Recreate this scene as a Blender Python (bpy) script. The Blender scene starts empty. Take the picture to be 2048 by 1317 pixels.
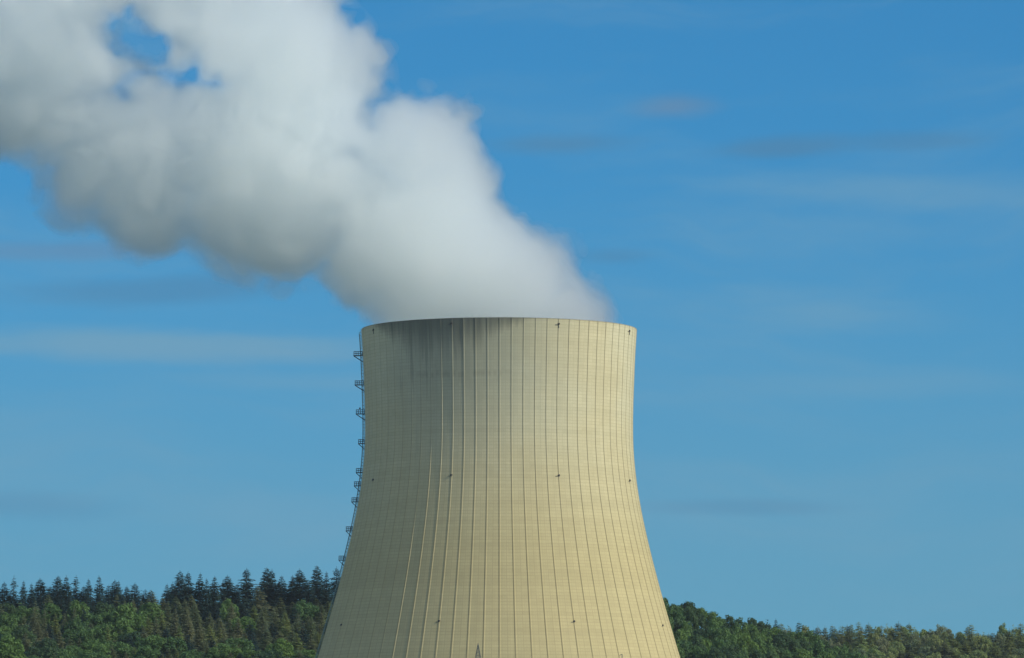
import bpy, math, random
import numpy as np
from mathutils import Vector

S = bpy.context.scene
R = math.radians

# ------------------------------------------------------------------ camera
CAM_Z = 2.0
PITCH = R(5.1)
FPX = 12375.0                      # focal length in pixels of the 2048 px wide frame
cam_d = bpy.data.cameras.new("camera")
cam_d.sensor_width = 36.0
cam_d.lens = FPX / 2048.0 * 36.0
cam_d.clip_start = 1.0
cam_d.clip_end = 60000.0
cam = bpy.data.objects.new("camera", cam_d)
cam.location = (0, 0, CAM_Z)
cam.rotation_euler = (R(90) + PITCH, 0, 0)
S.collection.objects.link(cam)
S.camera = cam

# ------------------------------------------------------------------ light
SUN_AZ, SUN_EL = R(65), R(32)      # azimuth from "towards the camera", turning to the right
SUN = Vector((math.sin(SUN_AZ) * math.cos(SUN_EL), -math.cos(SUN_AZ) * math.cos(SUN_EL), math.sin(SUN_EL)))
sun_d = bpy.data.lights.new("sun", 'SUN')
sun_d.energy = 2.95
sun_d.angle = R(0.53)
sun_d.color = (1.0, 0.93, 0.74)
sun = bpy.data.objects.new("sun", sun_d)
sun.rotation_euler = (-SUN).to_track_quat('-Z', 'Y').to_euler()
sun.location = (400, -200, 600)
S.collection.objects.link(sun)

S.view_settings.view_transform = 'Standard'
S.view_settings.look = 'None'
S.view_settings.exposure = 0.32
S.view_settings.gamma = 1.0

C = S.cycles
C.use_denoising = True
C.denoising_prefilter = 'ACCURATE'
C.max_bounces = 24
C.volume_bounces = 20
C.diffuse_bounces = 3
C.glossy_bounces = 2
C.transmission_bounces = 4
C.transparent_max_bounces = 16
C.caustics_reflective = False
C.caustics_refractive = False


class NT:
    """small node-tree helper"""
    def __init__(self, tree):
        self.t = tree
        tree.nodes.clear()

    def n(self, typ, **kw):
        nd = self.t.nodes.new(typ)
        for k, v in kw.items():
            setattr(nd, k, v)
        return nd

    def set(self, sock, v):
        if isinstance(v, bpy.types.NodeSocket):
            self.t.links.new(v, sock)
        elif isinstance(v, (tuple, list)) and len(v) == 3 and sock.type == 'RGBA':
            sock.default_value = (*v, 1.0)
        else:
            sock.default_value = v

    def m(self, op, a, b=None, c=None, clamp=False):
        nd = self.n('ShaderNodeMath', operation=op, use_clamp=clamp)
        for i, v in enumerate((a, b, c)):
            if v is not None:
                self.set(nd.inputs[i], v)
        return nd.outputs[0]

    def v(self, op, a, b=None, scale=None):
        nd = self.n('ShaderNodeVectorMath', operation=op)
        self.set(nd.inputs[0], a)
        if b is not None:
            self.set(nd.inputs[1], b)
        if scale is not None:
            self.set(nd.inputs['Scale'], scale)
        return nd.outputs['Value'] if op in ('LENGTH', 'DOT_PRODUCT', 'DISTANCE') else nd.outputs[0]

    def xyz(self, v):
        nd = self.n('ShaderNodeSeparateXYZ')
        self.set(nd.inputs[0], v)
        return nd.outputs

    def comb(self, x, y, z):
        nd = self.n('ShaderNodeCombineXYZ')
        for i, q in enumerate((x, y, z)):
            self.set(nd.inputs[i], q)
        return nd.outputs[0]

    def noise(self, vec, scale, detail=3.0, rough=0.5, out=0):
        nd = self.n('ShaderNodeTexNoise')
        self.set(nd.inputs['Vector'], vec)
        nd.inputs['Scale'].default_value = scale
        nd.inputs['Detail'].default_value = detail
        nd.inputs['Roughness'].default_value = rough
        return nd.outputs[out]

    def white(self, vec):
        nd = self.n('ShaderNodeTexWhiteNoise', noise_dimensions='3D')
        self.set(nd.inputs['Vector'], vec)
        return nd.outputs[0]

    def sm(self, x, a, b, lo=0.0, hi=1.0):
        nd = self.n('ShaderNodeMapRange', interpolation_type='SMOOTHSTEP')
        self.set(nd.inputs[0], x)
        for i, q in enumerate((a, b, lo, hi)):
            self.set(nd.inputs[i + 1], q)
        return nd.outputs[0]

    def mix(self, f, a, b, blend='MIX'):
        nd = self.n('ShaderNodeMix', data_type='RGBA', blend_type=blend)
        self.set(nd.inputs[0], f)
        self.set(nd.inputs[6], a)
        self.set(nd.inputs[7], b)
        return nd.outputs[2]


# ------------------------------------------------------------------ sky
SKY_TINT = (0.185, 0.50, 0.525)
W = bpy.data.worlds.new("World")
S.world = W
W.use_nodes = True
w = NT(W.node_tree)
tc = w.n('ShaderNodeTexCoord')
d3 = tc.outputs['Generated']
x_, y_, z_ = w.xyz(d3)[:]


def nishita(dust, ozone):
    k = w.n('ShaderNodeTexSky', sky_type='NISHITA')
    k.sun_disc = False
    k.sun_elevation = SUN_EL
    k.sun_rotation = math.atan2(SUN.x, SUN.y)
    k.altitude = 100
    k.air_density = 1.0
    k.dust_density = dust
    k.ozone_density = ozone
    return k


# sky tinted deep blue only ahead; elsewhere kept brighter and paler to fill shade
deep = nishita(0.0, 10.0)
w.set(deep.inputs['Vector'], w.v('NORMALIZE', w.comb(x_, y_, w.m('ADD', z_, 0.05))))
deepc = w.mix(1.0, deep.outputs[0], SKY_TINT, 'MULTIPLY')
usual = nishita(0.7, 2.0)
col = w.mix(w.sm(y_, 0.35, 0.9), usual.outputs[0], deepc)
# thin cirrus veils, by direction (az = x/y, el = z/y)
yy = w.m('MAXIMUM', y_, 0.05)
az = w.m('DIVIDE', x_, yy)
el = w.m('DIVIDE', z_, yy)
bend = w.noise(w.comb(w.m('MULTIPLY', az, 14.0), w.m('MULTIPLY', el, 14.0), 1.7), 1.0, 3.0, 0.5)
streak = w.noise(w.comb(w.m('MULTIPLY', az, 10.0), w.m('MULTIPLY_ADD', el, 62.0, w.m('MULTIPLY', bend, 2.2)), 3.1), 1.0, 7.0, 0.62)
fine = w.noise(w.comb(w.m('MULTIPLY', az, 30.0), w.m('MULTIPLY', el, 190.0), 7.7), 1.0, 4.0, 0.6)
front = w.m('GREATER_THAN', y_, 0.1)


def pxdir(px, py):
    a = (px - 1024) / FPX
    e = -(py - 658.5) / FPX
    c_, s_ = math.cos(PITCH), math.sin(PITCH)
    dy, dz = c_ - e * s_, s_ + e * c_
    return a / dy, dz / dy


def veil(px, py, rx, ry, tilt=0.0, edge=0.35):
    ca, ce = pxdir(px, py)
    wob = w.m('MULTIPLY', w.m('SUBTRACT', fine, 0.5), 1.3)
    dx = w.m('SUBTRACT', az, ca)
    dz = w.m('SUBTRACT', w.m('SUBTRACT', el, ce), w.m('MULTIPLY', dx, tilt))
    r2 = w.m('ADD', w.m('POWER', w.m('DIVIDE', dx, rx / FPX), 2.0), w.m('POWER', w.m('DIVIDE', dz, ry / FPX), 2.0))
    r = w.m('ADD', w.m('SQRT', r2), wob)
    return w.m('MULTIPLY', w.sm(r, edge, 1.15, 1.0, 0.0), front)


def lay(col, mask, amount, tint):
    return w.mix(w.m('MULTIPLY', mask, amount), col, tint)


LIGHT = (0.92, 1.88, 2.62)
GREY = (0.42, 1.18, 2.05)
MAUVE = (0.68, 1.32, 2.15)
col = lay(col, w.m('MULTIPLY', w.sm(el, 0.125, 0.03), front), 0.7, (0.68, 1.70, 2.35))
col = lay(col, w.m('MULTIPLY', w.sm(streak, 0.42, 0.78), front), 0.42, LIGHT)
for (px, py, rx, ry, tilt, amt, tint) in (
        (1350, 212, 120, 34, 0.02, 0.50, MAUVE),
        (1120, 290, 190, 26, 0.02, 0.42, GREY),
        (1560, 296, 180, 30, 0.03, 0.50, GREY),
        (1840, 280, 190, 28, 0.05, 0.36, GREY),
        (1230, 515, 110, 20, 0.0, 0.30, GREY),
        (160, 500, 330, 28, -0.01, 0.40, MAUVE),
        (330, 580, 420, 40, 0.05, 0.38, GREY),
        (60, 1010, 260, 36, -0.06, 0.22, GREY),
        (1480, 1015, 240, 20, 0.0, 0.24, GREY),
        (250, 690, 640, 42, -0.03, 0.55, LIGHT),
        (760, 770, 520, 26, -0.03, 0.20, LIGHT),
        (1650, 620, 360, 60, -0.03, 0.36, LIGHT),
        (1820, 380, 420, 60, -0.03, 0.28, LIGHT),
        (1750, 770, 420, 40, 0.03, 0.22, LIGHT)):
    col = lay(col, veil(px, py, rx, ry, tilt, 0.1), min(amt * 1.3, 0.8), tint)
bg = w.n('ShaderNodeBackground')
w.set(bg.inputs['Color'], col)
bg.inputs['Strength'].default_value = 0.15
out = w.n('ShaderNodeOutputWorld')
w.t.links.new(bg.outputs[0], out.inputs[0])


# ------------------------------------------------------------------ helpers
def ray(px, py):
    a = (px - 1024) / FPX
    e = -(py - 658.5) / FPX
    c_, s_ = math.cos(PITCH), math.sin(PITCH)
    return Vector((a, c_ - e * s_, s_ + e * c_))


def at(px, py, D):
    d = ray(px, py)
    return Vector((0, 0, CAM_Z)) + d * (D / d.y)


def mesh_obj(name, verts, faces, mats, parent=None, midx=None, smooth=False):
    me = bpy.data.meshes.new(name)
    me.from_pydata(verts, [], faces)
    for m_ in (mats if isinstance(mats, (list, tuple)) else [mats]):
        me.materials.append(m_)
    if midx is not None:
        me.polygons.foreach_set('material_index', midx)
    if smooth:
        me.polygons.foreach_set('use_smooth', [True] * len(me.polygons))
    me.update()
    o = bpy.data.objects.new(name, me)
    S.collection.objects.link(o)
    if parent:
        o.parent = parent
    return o


def empty(name, loc=(0, 0, 0), rz=0.0):
    o = bpy.data.objects.new(name, None)
    o.location = loc
    o.rotation_euler = (0, 0, rz)
    S.collection.objects.link(o)
    return o


def tag(o, label, cat, group=None, kind=None):
    if label:
        o["label"] = label
    if cat:
        o["category"] = cat
    if group:
        o["group"] = group
    if kind:
        o["kind"] = kind
    return o


class MB:
    """collects boxes, bars and tubes into one mesh"""
    def __init__(self):
        self.v, self.f = [], []

    def bar(self, a, b, r=0.05, n=6, r2=None):
        a, b = Vector(a), Vector(b)
        r2 = r if r2 is None else r2
        ax = (b - a).normalized()
        u = ax.cross(Vector((0, 0, 1)) if abs(ax.z) < 0.9 else Vector((1, 0, 0))).normalized()
        v = ax.cross(u)
        k = len(self.v)
        for p, q in ((a, r), (b, r2)):
            for i in range(n):
                t = 2 * math.pi * i / n
                self.v.append(tuple(p + (u * math.cos(t) + v * math.sin(t)) * q))
        for i in range(n):
            j = (i + 1) % n
            self.f.append((k + i, k + j, k + n + j, k + n + i))
        self.f.append(tuple(k + i for i in reversed(range(n))))
        self.f.append(tuple(k + n + i for i in range(n)))
        return self

    def box(self, c, ex, ey, ez):
        """box with half-extent vectors"""
        c, ex, ey, ez = map(Vector, (c, ex, ey, ez))
        k = len(self.v)
        for sx in (-1, 1):
            for sy in (-1, 1):
                for sz in (-1, 1):
                    self.v.append(tuple(c + ex * sx + ey * sy + ez * sz))
        for q in ((0, 1, 3, 2), (4, 6, 7, 5), (0, 4, 5, 1), (2, 3, 7, 6), (0, 2, 6, 4), (1, 5, 7, 3)):
            self.f.append(tuple(k + i for i in q))
        return self

    def build(self, name, mat, parent=None):
        return mesh_obj(name, self.v, self.f, mat, parent)


def mat_new(name):
    m_ = bpy.data.materials.new(name)
    m_.use_nodes = True
    return m_, NT(m_.node_tree)


def finish(g, colour, rough=0.9, bump=None, spec=0.2):
    b = g.n('ShaderNodeBsdfPrincipled')
    g.set(b.inputs['Base Color'], colour)
    g.set(b.inputs['Roughness'], rough)
    b.inputs['Specular IOR Level'].default_value = spec
    if bump is not None:
        g.set(b.inputs['Normal'], bump)
    o = g.n('ShaderNodeOutputMaterial')
    g.t.links.new(b.outputs[0], o.inputs[0])
    return b


# ------------------------------------------------------------------ cooling tower
D0 = 1800.0
AX = at(998.3, 658, D0).x
TOWER = empty('cooling_tower', (AX, D0, 0))
tag(TOWER, 'pale concrete hyperbolic cooling tower with ribs, stained dark under its rim', 'cooling tower')

PROFILE_PX = [(660, 275), (700, 272.3), (760, 269.6), (820, 267.6), (870, 267.3), (900, 268.3), (943, 272), (1000, 280),
              (1060, 292.0), (1117, 305.5), (1180, 322), (1250, 342), (1317, 362)]
prof = []
for y, hw in PROFILE_PX:
    p = at(998.3 + hw, y, D0)
    prof.append((p.z, p.x - AX))
prof.sort()
# down to the ground: the flare goes on as a nearly straight cone
zl, rl = prof[0]
slope = (prof[0][1] - prof[1][1]) / (prof[1][0] - prof[0][0])
prof = [(0.0, rl + zl * slope * 1.08)] + [(z, rl + (zl - z) * slope * 1.03) for z in (zl * 0.33, zl * 0.66)] + prof
PZ = np.array([p[0] for p in prof])
PR = np.array([p[1] for p in prof])
RIM_Z = PZ[-1]


def catmull(zs):
    zs = np.asarray(zs, float)
    m = np.gradient(PR, PZ)
    i = np.clip(np.searchsorted(PZ, zs) - 1, 0, len(PZ) - 2)
    h = PZ[i + 1] - PZ[i]
    t = np.clip((zs - PZ[i]) / h, 0, 1)
    return ((2 * t**3 - 3 * t**2 + 1) * PR[i] + (t**3 - 2 * t**2 + t) * h * m[i]
            + (-2 * t**3 + 3 * t**2) * PR[i + 1] + (t**3 - t**2) * h * m[i + 1])


def radius(z):
    return float(catmull([z])[0])


def on_tower(az_deg, z, off=0.0):
    """point on the shell; azimuth 0 faces the camera, positive to the right"""
    a = R(az_deg)
    r = radius(z) + off
    return Vector((r * math.sin(a), -r * math.cos(a), z))


# concrete
CONC, g = mat_new('tower_concrete')
uvn = g.n('ShaderNodeUVMap', uv_map='UVMap')
u, vv, _ = g.xyz(uvn.outputs[0])[:]            # u: rib bays 0..72, v: metres up
U10 = g.comb(g.m('MULTIPLY', u, 3.5), vv, 0.0)  # roughly metres
geo = g.n('ShaderNodeTexCoord')
ob = geo.outputs['Object']
rows = g.m('DIVIDE', vv, 0.94)
rowi = g.m('FLOOR', rows)
rowf = g.m('FRACT', rows)
pan = g.m('MULTIPLY', u, 2.0)
pani = g.m('FLOOR', pan)
panf = g.m('FRACT', pan)
q4 = g.m('FRACT', g.m('MULTIPLY', u, 6.0))
big = g.noise(U10, 0.035, 4.0, 0.55)
med = g.noise(U10, 0.16, 4.0, 0.6)
fin = g.noise(U10, 1.6, 3.0, 0.6)
vstr = g.noise(g.comb(g.m('MULTIPLY', u, 3.5), g.m('MULTIPLY', vv, 0.05), 4.0), 0.9, 4.0, 0.6)
hstr = g.noise(g.comb(g.m('MULTIPLY', u, 0.06), vv, 9.0), 0.55, 3.0, 0.6)
hgt = g.m('DIVIDE', vv, float(RIM_Z))
pale = (0.470, 0.450, 0.316)
ochre = (0.388, 0.338, 0.186)
colr = g.mix(g.sm(hgt, 0.55, 0.93), ochre, pale)
colr = g.mix(g.m('MULTIPLY', g.sm(big, 0.35, 0.7), 0.35), colr, (0.41, 0.345, 0.185))
# lift to lift and panel to panel tone
rowr = g.white(g.comb(rowi, 1.0, 0.0))
panr = g.white(g.comb(pani, rowi, 5.0))
tone = g.m('ADD', g.m('MULTIPLY_ADD', rowr, 0.05, 0.975), g.m('MULTIPLY_ADD', panr, 0.05, -0.025))
tone = g.m('MULTIPLY', tone, g.m('MULTIPLY_ADD', hstr, 0.10, 0.95))
tone = g.m('MULTIPLY', tone, g.m('MULTIPLY_ADD', med, 0.24, 0.88))
tone = g.m('MULTIPLY', tone, g.m('MULTIPLY_ADD', fin, 0.14, 0.93))
tone = g.m('MULTIPLY', tone, g.m('MULTIPLY_ADD', vstr, 0.16, 0.92))
# formwork joints
hj = g.m('MAXIMUM', g.sm(rowf, 0.0, 0.17, 1.0, 0.0), g.sm(rowf, 0.83, 1.0))
vj = g.m('MAXIMUM', g.sm(panf, 0.0, 0.06, 1.0, 0.0), g.sm(panf, 0.94, 1.0))
qj = g.m('MAXIMUM', g.sm(q4, 0.0, 0.10, 1.0, 0.0), g.sm(q4, 0.90, 1.0))
jn = g.m('MULTIPLY_ADD', g.sm(med, 0.3, 0.7), 0.6, 0.55)
joint = g.m('MAXIMUM', g.m('MULTIPLY', hj, 0.17), g.m('MAXIMUM', g.m('MULTIPLY', vj, 0.24), g.m('MULTIPLY', qj, 0.12)))
tone = g.m('MULTIPLY', tone, g.m('SUBTRACT', 1.0, g.m('MULTIPLY', joint, jn)))
ribd = g.m('ABSOLUTE', g.m('SUBTRACT', g.m('FRACT', g.m('ADD', u, 0.5)), 0.465))  # darker line down the left side of each rib
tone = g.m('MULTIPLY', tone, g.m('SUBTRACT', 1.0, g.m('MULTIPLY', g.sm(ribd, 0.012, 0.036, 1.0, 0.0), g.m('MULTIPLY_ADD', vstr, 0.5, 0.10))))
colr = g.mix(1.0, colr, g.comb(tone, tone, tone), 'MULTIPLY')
# grey algae / soot veil below the rim on the weather side (u measured from the camera-facing bay)
uc = g.m('SUBTRACT', u, 36.0)                   # bay offset from the camera-facing meridian
down = g.m('SUBTRACT', float(RIM_Z), vv)        # metres below the rim
side = g.m('MULTIPLY', g.sm(uc, -13.0, -6.0), g.sm(uc, -1.0, 9.0, 1.0, 0.0))
veilm = g.m('MULTIPLY', side, g.sm(g.m('ADD', down, g.m('MULTIPLY', vstr, 24.0)), 12.0, 62.0, 1.0, 0.0))
colr = g.mix(g.m('MULTIPLY', veilm, 0.66), colr, (0.225, 0.245, 0.20))
# black soot running down from the rim in fingers, one to each form strip
fing = g.white(g.comb(g.m('FLOOR', g.m('MULTIPLY', u, 4.0)), 3.0, 2.0))
core = g.m('MULTIPLY', g.sm(uc, -15.0, -6.0), g.sm(uc, -5.0, 4.5, 1.0, 0.0))
reach = g.m('MULTIPLY', core, g.m('ADD', 2.5, g.m('MULTIPLY', g.m('ADD', g.m('MULTIPLY', vstr, 1.3), g.m('MULTIPLY', fing, 0.45)), 11.0)))
rel = g.m('DIVIDE', down, g.m('MAXIMUM', reach, 0.05))
soot = g.m('MULTIPLY', g.sm(rel, 0.0, 1.1, 1.0, 0.0), g.sm(core, 0.0, 0.35))
colr = g.mix(g.m('MULTIPLY', soot, g.m('MULTIPLY_ADD', vstr, 0.6, 0.38)), colr, (0.060, 0.068, 0.064))
# faint dark runs further down and the broken line of stains on one lift
runs = g.m('MULTIPLY', g.m('MULTIPLY', core, g.sm(vstr, 0.56, 0.72)), g.sm(down, 4.0, 46.0, 1.0, 0.0))
colr = g.mix(g.m('MULTIPLY', runs, 0.5), colr, (0.10, 0.115, 0.10))
ln = g.m('MULTIPLY', g.sm(g.m('ABSOLUTE', g.m('SUBTRACT', down, g.m('MULTIPLY_ADD', fing, 1.2, 15.0))), 0.3, 1.3, 1.0, 0.0),
         g.m('MULTIPLY', g.m('MULTIPLY', g.sm(uc, -9.0, -6.5), g.sm(uc, -1.0, 2.0, 1.0, 0.0)), g.sm(fing, 0.25, 0.5)))
colr = g.mix(g.m('MULTIPLY', ln, 0.16), colr, (0.06, 0.07, 0.065))
# rim edge: dark line all round
colr = g.mix(g.m('MULTIPLY', g.sm(down, 0.0, 0.5, 1.0, 0.0), 0.5), colr, (0.08, 0.08, 0.07))
bmp = g.n('ShaderNodeBump')
bmp.inputs['Strength'].default_value = 0.25
bmp.inputs['Distance'].default_value = 0.05
g.set(bmp.inputs['Height'], g.m('SUBTRACT', fin, joint))
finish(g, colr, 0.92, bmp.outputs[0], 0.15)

STEEL, g = mat_new('galvanised_steel')
nz = g.noise(g.n('ShaderNodeTexCoord').outputs['Object'], 2.0, 2.0)
finish(g, g.mix(nz, (0.12, 0.20, 0.20), (0.20, 0.29, 0.28)), 0.55, None, 0.4)
DARK, g = mat_new('dark_painted_steel')
nz = g.noise(g.n('ShaderNodeTexCoord').outputs['Object'], 2.0, 2.0)
finish(g, g.mix(nz, (0.03, 0.045, 0.06), (0.07, 0.09, 0.10)), 0.6, None, 0.3)
LAMP, g = mat_new('dark_lamp_housing')
nz = g.noise(g.n('ShaderNodeTexCoord').outputs['Object'], 5.0, 2.0)
finish(g, g.mix(nz, (0.015, 0.015, 0.018), (0.05, 0.04, 0.04)), 0.5, None, 0.4)
PYL, g = mat_new('weathered_zinc')
nz = g.noise(g.n('ShaderNodeTexCoord').outputs['Object'], 1.0, 2.0)
finish(g, g.mix(nz, (0.045, 0.06, 0.065), (0.10, 0.12, 0.12)), 0.6, None, 0.4)

# shell with its 72 meridian ribs, one mesh
RIB_N, RIB_PH = 72, 0.3
zs = np.concatenate([np.arange(0, zl, 3.0), np.arange(zl, RIM_Z, 1.0), [RIM_Z]])
rs = catmull(zs)
# columns per bay: flat, rib foot, rib top, rib top, rib foot
hw_r = 0.15                                       # half width of a rib in metres at the throat
proud = 0.10
cols = []                                         # (azimuth deg, offset, bay coordinate)
bay = 360.0 / RIB_N
hd = math.degrees(hw_r / 40.0)
for k in range(RIB_N):
    a0 = -180 + RIB_PH + k * bay
    for da, off in ((-hd * 1.5, 0), (-hd, proud), (hd, proud), (hd * 1.5, 0), (bay * 0.25, 0), (bay * 0.5, 0), (bay * 0.75, 0)):
        cols.append((a0 + da, off, k + da / bay))
ncol, nrow = len(cols), len(zs)
V = []
for z, r in zip(zs, rs):
    for a, off, _b in cols:
        t = R(a)
        V.append(((r + off) * math.sin(t), -(r + off) * math.cos(t), z))
F, UV = [], []
for j in range(nrow - 1):
    for i in range(ncol):
        i2 = (i + 1) % ncol
        F.append((j * ncol + i, j * ncol + i2, (j + 1) * ncol + i2, (j + 1) * ncol + i))
        ua, ub = cols[i][2], cols[i2][2] + (RIB_N if i2 == 0 else 0)
        UV += [(ua, zs[j]), (ub, zs[j]), (ub, zs[j + 1]), (ua, zs[j + 1])]
# wall thickness: top ring and inner face
k0 = len(V)
inner = [(RIM_Z, -0.9)] + [(RIM_Z * (1 - q / 24), -0.75) for q in range(1, 25)]
for z, off in inner:
    r = radius(z)
    for a, _o, _b in cols:
        t = R(a)
        V.append(((r + off) * math.sin(t), -(r + off) * math.cos(t), z))
top = (nrow - 1) * ncol
chain = [top] + [k0 + q * ncol for q in range(len(inner))]
zc = [RIM_Z] + [q[0] for q in inner]
for q in range(len(chain) - 1):
    for i in range(ncol):
        i2 = (i + 1) % ncol
        F.append((chain[q] + i, chain[q] + i2, chain[q + 1] + i2, chain[q + 1] + i))
        ua, ub = cols[i][2], cols[i2][2] + (RIB_N if i2 == 0 else 0)
        UV += [(ua, zc[q]), (ub, zc[q]), (ub, zc[q + 1]), (ua, zc[q + 1])]
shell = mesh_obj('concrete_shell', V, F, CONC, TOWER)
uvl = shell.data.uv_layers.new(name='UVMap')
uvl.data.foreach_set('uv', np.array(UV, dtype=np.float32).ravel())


def z_on_shell(px, py, az_deg):
    """height at which the view ray of a mark meets the shell near an azimuth"""
    d = D0 - 40 * math.cos(R(az_deg))
    for _ in range(4):
        z = at(px, py, d).z
        d = D0 - radius(z) * math.cos(R(az_deg))
    return z


# obstruction lights on ribs, 45 degrees apart, on three levels
lamp0 = None
for lev, (zc_, who) in enumerate(((z_on_shell(1119, 648, 25.3), 'rim'), (z_on_shell(1119, 951, 25.3), 'throat'), (z_on_shell(1150, 1243, 25.3), 'skirt'))):
    for a in (-64.7, -19.7, 25.3, 70.3):
        c = on_tower(a, zc_, 0.22)
        rad = Vector((math.sin(R(a)), -math.cos(R(a)), 0))
        tan = Vector((math.cos(R(a)), math.sin(R(a)), 0))
        m = MB()
        m.bar(c - rad * 0.20, c + rad * 0.06, 0.30, 12)
        m.bar(c + rad * 0.06, c + rad * 0.14, 0.30, 12, 0.18)
        m.build('warning_light', LAMP, TOWER)
        b = MB()
        b.box(c - rad * 0.14 - tan * 0.55 + Vector((0, 0, -0.30)), rad * 0.12, tan * 0.5, Vector((0, 0, 0.05)))
        b.box(c - rad * 0.14 + Vector((0, 0, -0.75)), rad * 0.10, tan * 0.08, Vector((0, 0, 0.42)))
        lmp = TOWER.children[-1]
        b.build('light_bracket', DARK, lmp)

# access ladder in its safety cage, up the edge seen on the left
LAZ = -91.0
lr = Vector((math.sin(R(LAZ)), -math.cos(R(LAZ)), 0))
lt = Vector((math.cos(R(LAZ)), math.sin(R(LAZ)), 0))


def lp(z, off, side=0.0):
    return on_tower(LAZ, z, off) + lt * side


LZ0, LZ1 = 12.0, RIM_Z + 0.3
zstep = 1.8
lz = [LZ0 + i * zstep for i in range(int((LZ1 - LZ0) / zstep) + 1)] + [LZ1]
m = MB()
for sd in (-0.26, 0.26):
    for a, b in zip(lz[:-1], lz[1:]):
        m.bar(lp(min(a, RIM_Z), 0.30, sd) + Vector((0, 0, max(0, a - RIM_Z))), lp(min(b, RIM_Z), 0.30, sd) + Vector((0, 0, max(0, b - RIM_Z))), 0.05, 5)
z = LZ0
while z < RIM_Z:
    m.bar(lp(z, 0.30, -0.26), lp(z, 0.30, 0.26), 0.03, 4)
    z += 0.45
z = LZ0
while z < RIM_Z:                                   # stand-off brackets
    for sd in (-0.26, 0.26):
        m.bar(lp(z, -0.05, sd), lp(z, 0.30, sd), 0.05, 4)
    z += 2.7
LADDER = m.build('access_ladder', STEEL, TOWER)
m = MB()
z = LZ0
while z < RIM_Z:
    prev = None
    for q in range(9):
        t = math.pi * q / 8
        p = lp(z, 0.30 + 0.55 * math.sin(t), -0.40 * math.cos(t))
        if prev is not None:
            m.bar(prev, p, 0.065, 4)
        prev = p
    z += 0.93
for sd, off in ((-0.28, 0.68), (0.0, 0.85), (0.28, 0.68)):
    for a, b in zip(lz[:-2], lz[1:-1]):
        m.bar(lp(a, off, sd), lp(b, off, sd), 0.065, 4)
m.build('safety_cage', STEEL, LADDER)

# rest platforms beside the ladder
plat_px = [(711.5, 19), (770, 19), (828, 18.5), (887.5, 13.5), (945.5, 13.5), (972, 14), (1004, 14), (1062, 13.5), (1120.5, 14)]
for i, (py, wpx) in enumerate(plat_px):
    z = at(720, py, D0).z
    L = wpx * D0 / FPX
    r0 = radius(z)
    hw2 = 0.9
    p0, p1 = lp(z, 0.05), lp(z, L)
    P = MB()
    P.box((p0 + p1) / 2, (p1 - p0) / 2, lt * hw2, Vector((0, 0, 0.09)))
    P.box(p1 + lr * 0.05, lr * 0.05, lt * hw2, Vector((0, 0, 0.16)))
    deck = P.build('access_platform', DARK, TOWER)
    for sd in (-hw2 + 0.1, hw2 - 0.1):
        zb = z - (1.95 if wpx > 15 else 1.75)
        MB().bar(lp(z, L, sd) - Vector((0, 0, 0.1)), lp(zb, 0.0, sd), 0.11, 6).build('support_strut', DARK, deck)
    G = MB()
    n = 5 if wpx > 15 else 4
    for sd in (-hw2, hw2):
        for q in range(n):
            o = 0.25 + (L - 0.25) * q / (n - 1)
            G.bar(lp(z, o, sd), lp(z, o, sd) + Vector((0, 0, 1.2)), 0.05, 5)
        for hgt_ in (0.62, 1.2):
            h = Vector((0, 0, hgt_))
            G.bar(lp(z, 0.25, sd) + h, lp(z, L, sd) + h, 0.055, 5)
    for hgt_ in (0.62, 1.2):
        h = Vector((0, 0, hgt_))
        G.bar(lp(z, L, -hw2) + h, lp(z, L, hw2) + h, 0.055, 5)
    G.bar(lp(z, L, 0.0), lp(z, L, 0.0) + Vector((0, 0, 1.2)), 0.05, 5)
    G.build('guard_rail', DARK, deck)
    if i == 2:                                     # the small lamp head that sticks up over the third railing
        H = MB()
        b0 = lp(z, L * 0.62, -hw2)
        H.bar(b0 + Vector((0, 0, 1.2)), b0 + Vector((0, 0, 1.55)), 0.05, 5)
        H.bar(b0 + Vector((0, 0, 1.5)), b0 + Vector((0, 0, 1.78)), 0.22, 8, 0.25)
        H.bar(b0 + Vector((0, 0, 1.78)), b0 + Vector((0, 0, 1.98)), 0.25, 8, 0.12)
        H.build('lamp_head', DARK, deck)

# ------------------------------------------------------------------ steam plume
OUT = [(1238, 700), (1238, 652), (1216, 602), (1192, 558), (1166, 530), (1142, 490), (1112, 456), (1070, 432), (1030, 415), (1004, 395),
       (1006, 362), (1000, 335), (984, 308), (958, 290), (940, 266), (934, 240), (914, 215), (890, 200), (860, 188), (828, 180), (790, 184),
       (765, 196), (748, 216), (738, 242), (746, 205), (762, 172), (768, 148), (764, 122), (745, 90), (730, 60), (714, 38), (700, 14), (688, -4),
       (640, -70), (560, -150), (420, -230), (200, -290), (-60, -330), (-330, -330), (-380, 60), (-250, 215), (-90, 285), (0, 316), (30, 326),
       (58, 345), (80, 385), (105, 410), (130, 430), (162, 438), (200, 436), (234, 456), (250, 480), (282, 491), (322, 488), (354, 475), (372, 462),
       (392, 476), (412, 500), (442, 520), (492, 536), (532, 558), (570, 574), (602, 573), (626, 566), (652, 588), (682, 610), (722, 626), (744, 648), (744, 700)]
HOLES = [[(222, 30), (262, 24), (306, 48), (336, 84), (330, 118), (300, 128), (250, 120), (214, 100), (204, 60)],
         [(186, 182), (224, 160), (256, 150), (276, 132), (310, 138), (345, 136), (352, 112), (382, 110), (402, 146), (430, 164), (408, 182), (362, 188), (335, 174),
          (305, 160), (284, 168), (266, 190), (214, 200)]]
VOX = 0.62


def to_plane(poly):
    return np.array([((q := at(px, py, D0)).x, q.z) for px, py in poly])


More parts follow.
